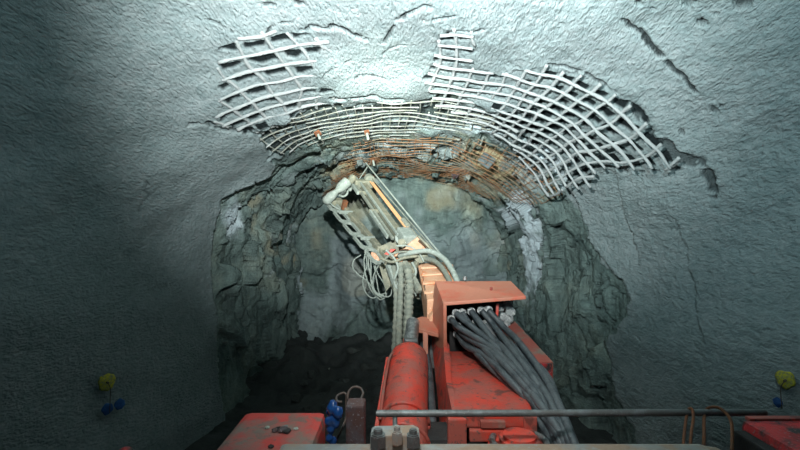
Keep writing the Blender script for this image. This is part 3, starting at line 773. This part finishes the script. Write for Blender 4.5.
beam('feed_head', fa, fb, .15, .12, 'grease', fd, .02, ox=0, t0=.90, t1=.97)
R1, L1 = frame_of(fa, fb)
def f1(x, y, z): return fa+R1 @ Vector((x, y*L1, z))
t = np.linspace(0, 2*PI, 25)
tube('centralizer_ring', [f1(.10+.055*math.cos(q), .98, .12+.055*math.sin(q)) for q in t], .014, 'cable', fd, 8, sp=False)
cyl('nozzle', f1(.17, .97, .16), f1(.24, 1.03, .20), .02, 'cable', fd, 10, .003)
beam('cross_brace', fa, fb, .05, .12, 'rust', fd, .006, ox=.03, oz=.06, t0=.80, t1=.84)
# dumbbell shaped damper across the tip
da, db_ = P(324, 203, 5.12), P(348.5, 180.5, 5.22)
tube('tip_damper', [da, da.lerp(db_, .04), da.lerp(db_, .10), da.lerp(db_, .30), da.lerp(db_, .40), da.lerp(db_, .52), da.lerp(db_, .62), da.lerp(db_, .70), da.lerp(db_, .93), da.lerp(db_, .98), db_],
     [.02, .045, .055, .056, .045, .032, .05, .062, .064, .055, .02], 'cable', fd, 18, 5)
tube('feed_hose', [f1(-.07, .95, .05), f1(-.13, .9, .06), f1(-.12, .82, .05), f1(-.06, .76, .04)], .008, 'cable', fd, 8)
# drill feed 2: the right feed with copper rods ----------------------------
ga, gb = P(406, 240, 4.35), P(365, 184, 5.5)
f2 = beam('drill_feed', ga, gb, .07, .08, 'grease', rig, .010, ox=-.035, t0=0, t1=1)
beam('feed_rail', ga, gb, .016, .03, 'cable', f2, .004, ox=-.085, oz=.04, t0=.02, t1=.97)
beam('feed_rail', ga, gb, .030, .03, 'sleeve', f2, .004, ox=-.13, oz=.0, t0=.02, t1=.97)
beam('feed_rail', ga, gb, .022, .04, 'cable', f2, .005, ox=-.19, oz=.02, t0=.02, t1=.42)
beam('feed_rail', ga, gb, .030, .04, 'cable', f2, .005, ox=-.19, oz=.02, t0=.76, t1=.93)
R2, L2 = frame_of(ga, gb)
def g1(x, y, z): return ga+R2 @ Vector((x, y*L2, z))
cyl('drill_rod', g1(.062, .08, .06), g1(.062, .93, .06), .014, 'rod', f2, 12, .003)
cyl('drill_rod', g1(.026, .08, .075), g1(.026, .93, .075), .010, 'rod', f2, 12, .003)
beam('feed_head', ga, gb, .24, .10, 'grease', f2, .02, ox=-.03, oz=.02, t0=.95, t1=1.0)
cyl('guide_ring', g1(.045, .97, .07), g1(.045, 1.03, .07), .06, 'sleeve', f2, 18, .008)
beam('feed_tip', ga, gb, .05, .08, 'cable', f2, .01, ox=-.12, oz=.03, t0=.98, t1=1.05)
beam('drifter', ga, gb, .15, .10, 'cable', f2, .02, ox=.0, oz=.04, t0=-.06, t1=.08)
cyl('drifter_cap', g1(.06, .10, .08), g1(.06, .2, .08), .03, 'sleeve', f2, 16, .006)
cyl('head_knob', g1(-.22, .97, .02), g1(-.16, 1.0, .1), .045, 'grease', f2, 12, .01)
for t_ in (.45, .8): beam('clamp', ga, gb, .20, .04, 'grease', f2, .006, ox=-.09, oz=.0, t0=t_, t1=t_+.015)
cyl('guide_rod', P(442, 256, 4.1), P(357, 152, 5.9), .009, 'cable', rig, 8, .001)
cyl('guide_rod', P(436, 252, 4.2), P(372, 178, 5.4), .006, 'sleeve', rig, 8, .001)
cyl('guide_rod', P(352, 190, 5.6), P(372, 160, 5.9), .007, 'cable', rig, 8, .001)
# lift cylinder ------------------------------------------------------------
ca, cb = P(402, 450, 2.0), P(409, 357, 2.75)
lc = tube('lift_cylinder', [ca, ca.lerp(cb, .02), ca.lerp(cb, .9), ca.lerp(cb, .965), cb], [.10, .118, .118, .105, .05], 'red', rig, 36, 6)
def cpt(t, ang, r=.118):
    R, _ = frame_of(ca, cb); return ca.lerp(cb, t)+R @ Vector((math.cos(ang)*r, 0, math.sin(ang)*r))
for t_ in (.03, .22): 
    ring = [cpt(t_, a, .122) for a in np.linspace(0, 2*PI, 37)]
    tube('cylinder_band', ring, .010, 'red', lc, 8, sp=False)
beam('guard_strip', cpt(.02, 2.9, .128), cpt(.88, 2.9, .128), .02, .05, 'red', lc, .004)
tube('supply_pipe', [cpt(.15, 2.6, .13), cpt(.5, 2.6, .135), cpt(.85, 2.5, .13), cpt(.93, 2.2, .09)], .008, 'mudred', lc, 8)
cyl('piston_rod', cb-Vector((0, .02, 0)), P(413, 322, 3.05), .045, 'chrome', lc, 20, .004)
box('rod_clevis', P(411, 346, 2.86), (.09, .12, .12), 'steel', lc, .015)
# shoulder bracket
sb = prism('shoulder_bracket', [P(411, 327, 3.02), P(414, 319, 3.2), P(421, 316.5, 3.3), P(438, 317, 3.3), P(438.5, 334, 2.95)], (0, 0, -.025), 'redhood', rig, .004)
prism('bracket_leg', [P(409.5, 329, 3.02), P(413, 329, 3.02), P(413, 352, 2.98), P(408, 352, 2.98)], (0, .03, 0), 'red', sb, .003)
prism('bracket_leg', [P(423, 332, 2.98), P(428, 333, 2.98), P(428, 368, 2.9), P(423.5, 366, 2.9)], (0, .03, 0), 'redhood', sb, .003)
prism('bracket_back', [P(411, 324, 3.25), P(438, 324, 3.25), P(438, 370, 3.2), P(411, 360, 3.2)], (0, .02, 0), 'steel', sb, .003)
cyl('bracket_bolt', P(403, 341, 3.0), P(409, 341, 3.0), .02, 'mudred', sb, 8, .003)
tube('hydraulic_hose', [P(424, 345, 3.1), P(428, 370, 2.8), P(430, 400, 2.5), P(432, 440, 2.2), P(434, 470, 2.0)], .03, 'rubber', rig)
box('cylinder_trunnion', (.17, 2.15, ZC-1.15), (.26, .2, .3), 'black', rig, .02)
# front frame --------------------------------------------------------------
bmf = bmesh.new(); y0 = 1.50
fb_ = boxr('front_beam', -.43, 1.10, 1.46, 1.60, ZC-.98, ZC-.79, 'beam', rig, .018)
prism('beam_end', [Vector((1.09, 1.47, ZC-.793)), Vector((1.14, 1.47, ZC-.80)), Vector((1.19, 1.47, ZC-.825)), Vector((1.25, 1.47, ZC-.86)), Vector((1.25, 1.47, ZC-.97)), Vector((1.09, 1.47, ZC-.97))], (0, .12, 0), 'beam', fb_, .01)
prism('bolt_pad', [P(370, 438, 1.52), P(374, 436, 1.52), P(414, 435, 1.52), P(420, 438, 1.52), P(420, 452, 1.52), P(370, 452, 1.52)], (0, .08, 0), 'beam', fb_, .006)
for (x, y, r, m_) in ((378, 437, .028, 'steel'), (397, 434, .02, 'beam'), (413, 437, .024, 'steel')):
    c = P(x, y, 1.50)
    bo = cyl('bolt', c+Vector((0, 0, -.035)), c+Vector((0, 0, .012)), r, m_, fb_, 6, .004)
    cyl('bolt_end', c+Vector((0, 0, .008)), c+Vector((0, 0, .028)), r*.55, m_, bo, 12, .003)
ra, rb = P(376, 413.5, 1.75), P(766, 412.5, 1.80)
rl = cyl('guard_rail', ra, rb, .0135, 'steel', rig, 20, .004)
for x in (395,): cyl('rail_bracket', P(x, 415, 1.765), P(x, 452, 1.60), .010, 'steel', rl, 10, .002)
# left red cover
lcov = boxr('left_cover', -.70, -.335, 1.48, 2.0, ZC-1.1, ZC-.845, 'redcover', rig, .03)
for (x, y, s, m_) in ((283, 431, .022, 'post'), (279, 430, .016, 'black'), (287, 432, .018, 'black'), (275, 431, .015, 'post'), (285, 428, .014, 'steel'), (267, 428, .011, 'cable'), (296, 429, .010, 'cable'), (271, 447, .012, 'black')):
    yy_ = .843*F/(y-225); c = P(x, y, yy_)
    bm = bmesh.new(); bmesh.ops.create_icosphere(bm, subdivisions=2, radius=s)
    for v in bm.verts: v.co *= 1+.35*(random.random()-.5); v.co.z *= .55
    bmesh.ops.translate(bm, verts=bm.verts, vec=(c.x, c.y, ZC-.845+s*.35))
    o = from_bm('rock_chip', bm, m_, None)
    tag(o, {'cable': 'small white stone chip on the red left cover', }.get(m_, 'small dark rock chip heaped on the red left cover'), 'rock chip', 'white chips on the left cover' if m_ == 'cable' else 'dark chips on the left cover')
# right worn cover
rc_ = boxr('right_cover', 1.345, 2.05, 1.30, 1.745, ZC-1.1, ZC-.765, 'peel', rig, .03)
box('cover_strip', (1.7, 1.735, ZC-.765), (.66, .03, .016), 'red', rc_, .004)
boxr('cover_hinge', 1.30, 1.35, 1.5, 1.72, ZC-.9, ZC-.80, 'black', rc_, .01)
# post, wires, red cap
boxr('square_post', -.205, -.135, 1.66, 1.74, ZC-1.1, ZC-.682, 'post', rig, .008)
tube('wire_hook', [P(342, 402, 1.7), P(337, 401, 1.7), P(337, 396, 1.72), P(343, 393, 1.74), P(346, 395, 1.74), P(346, 405, 1.74), P(346, 418, 1.72), P(341, 430, 1.68), P(336, 442, 1.66), P(335, 455, 1.62)], .0045, 'darkwire', rig, 8)
tube('wire_hook', [P(347, 400, 1.76), P(349, 391, 1.78), P(354, 387, 1.8), P(360, 388, 1.8), P(363, 393, 1.78), P(361, 399, 1.74), P(361, 404, 1.70)], .005, 'darkwire', rig, 8)
lampc = P(125, 452, 1.7)
cp = boxr('lamp_bracket', -1.09, -.66, 1.64, 1.74, ZC-1.04, ZC-.935, 'steel', rig, .01)
tube('lamp_cap', [lampc+Vector((0, 0, -.06)), lampc+Vector((0, 0, -.01)), lampc+Vector((0, 0, .008)), lampc+Vector((0, 0, .018))], [.03, .03, .024, .006], 'peel', cp, 16)
# chassis and wheels below the frame of the photograph
ch = boxr('chassis', -.65, 1.3, -1.6, 1.64, .55, ZC-.98, 'red', rig, .03)
for (x, y) in ((-.80, .9), (1.45, .9), (-.80, -1.0), (1.45, -1.0)):
    w = cyl('wheel', (x-.15, y, .46), (x+.15, y, .46), .47, 'tyre', rig, 40, .05)
    cyl('wheel_hub', (x-.165, y, .46), (x+.165, y, .46), .2, 'mudred', w, 24, .02)
boxr('boom_support', .05, .72, 1.6, 2.02, .9, ZC-1.18, 'black', rig, .03)
# blue bundle
bl = empty('blue_bundle', P(334, 445, 1.64), 'glossy blue plastic-wrapped bundle beside the rusty square post', 'plastic bundle')
base = P(334, 445, 1.64)
def lump(name, sph, mat, parent, org):
    mb = bmesh.new()
    for (x, y, yy_, r, sx, sz) in sph:
        c = P(x, y, yy_)-org
        bmesh.ops.create_uvsphere(mb, u_segments=20, v_segments=14, radius=r, matrix=Matrix.Translation(c) @ Matrix.Diagonal((sx, 1, sz, 1)))
    o = from_bm(name, mb, mat, parent, 0, True)
    m_ = o.modifiers.new('r', 'REMESH'); m_.mode = 'VOXEL'; m_.voxel_size = .0035; m_.use_smooth_shade = True
    s = o.modifiers.new('s', 'SMOOTH'); s.factor = .8; s.iterations = 6
    tx = bpy.data.textures.new('c', 'CLOUDS'); tx.noise_scale = .03
    d = o.modifiers.new('d', 'DISPLACE'); d.texture = tx; d.strength = .012; d.mid_level = .5
    return o
lump('knotted_top', [(333, 408, 1.64, .022, 1, 1.3), (338, 413, 1.62, .020, .9, 1.2), (341, 411, 1.66, .014, .8, 1.3), (329, 412, 1.66, .014, .8, 1.2), (334, 418, 1.64, .020, 1.1, 1)], 'blue', bl, base)
lump('wrapped_body', [(329, 421, 1.63, .018, 1, 1), (335, 421, 1.63, .021, 1, 1.3), (331, 429, 1.63, .016, 1, 1.2), (329, 438, 1.63, .015, 1.1, 1.1), (333, 441, 1.64, .017, 1, 1.1), (331, 450, 1.64, .02, 1, 1.2), (331, 460, 1.64, .022, 1, 1.3)], 'blue', bl, base)
# rusty wire loops on the rail
def loop(pts, lab, r=.006):
    tag(tube('wire_loop', [P(*p) for p in pts], r, 'rust', None, 8), lab, 'wire loop')
loop([(683, 452, 1.60), (684, 436, 1.68), (686, 420, 1.76), (688, 410.5, 1.795), (691, 408.5, 1.78), (693, 412, 1.76), (693, 422, 1.72), (691, 434, 1.66), (690, 452, 1.60)], 'narrow rusty wire loop hung over the grey rail, the left of the two', .0055)
loop([(703, 452, 1.60), (704, 436, 1.68), (704, 420, 1.76), (706, 410, 1.80), (713, 407, 1.78), (721, 409, 1.76), (729, 417, 1.72), (732, 427, 1.68), (732, 452, 1.60)], 'wide arching rusty wire loop hung over the grey rail, the right of the two')

# ------------------------------------------------------------------ rig work lamp, added fill lights, camera, world
def spot(name, loc, aim, energy, deg, blend, col, size=.06):
    l = bpy.data.lights.new(name, 'SPOT'); l.energy = energy; l.spot_size = math.radians(deg); l.spot_blend = blend
    l.color = col; l.shadow_soft_size = size
    o = bpy.data.objects.new(name, l); C.objects.link(o); o.location = loc
    o.rotation_euler = (Vector(aim)-Vector(loc)).to_track_quat('-Z', 'Y').to_euler(); return o
spot('work_light', (-.12, .55, ZC+.62), (.08, 3.2, ZC+1.42), 1680, 98, 1.0, (.96, 1.0, .985), .03)
spot('fill_light_right', (.55, .5, ZC+.55), (1.9, 3.2, ZC+1.1), 270, 95, 1.0, (.72, .96, 1.0), .05)  # unseen fill, added to lift the right wall and roof
spot('fill_light_left', (-.55, .5, ZC+.55), (-2.2, 2.9, ZC+1.35), 65, 85, 1.0, (.66, .96, 1.0), .05)  # weak unseen fill, added to lift the upper left
spot('fill_light_face', (-.35, 1.2, ZC+.55), (.10, 5.6, ZC+1.05), 1150, 37, 1.0, (.93, 1.0, .90), .03)  # unseen fill, added to brighten the rock face and drill feeds
spot('fill_light_boom', (-.1, .5, ZC+.95), (.25, 2.3, ZC-.75), 160, 56, 1.0, (1.0, .96, .92), .05)  # unseen fill from above, added to brighten the boom and hoses
w = bpy.data.worlds.new('world'); bpy.context.scene.world = w; w.use_nodes = True
w.node_tree.nodes['Background'].inputs[0].default_value = (.03, .42, .60, 1); w.node_tree.nodes['Background'].inputs[1].default_value = .09
cam = bpy.data.cameras.new('camera'); co = bpy.data.objects.new('camera', cam); C.objects.link(co)
co.location = (0, 0, ZC); co.rotation_euler = (PI/2, 0, 0); cam.sensor_width = 36; cam.lens = F/800*36; cam.clip_start = .05
sc = bpy.context.scene; sc.camera = co
sc.view_settings.view_transform = 'Standard'; sc.view_settings.look = 'None'; sc.view_settings.gamma = 1; sc.view_settings.exposure = 0
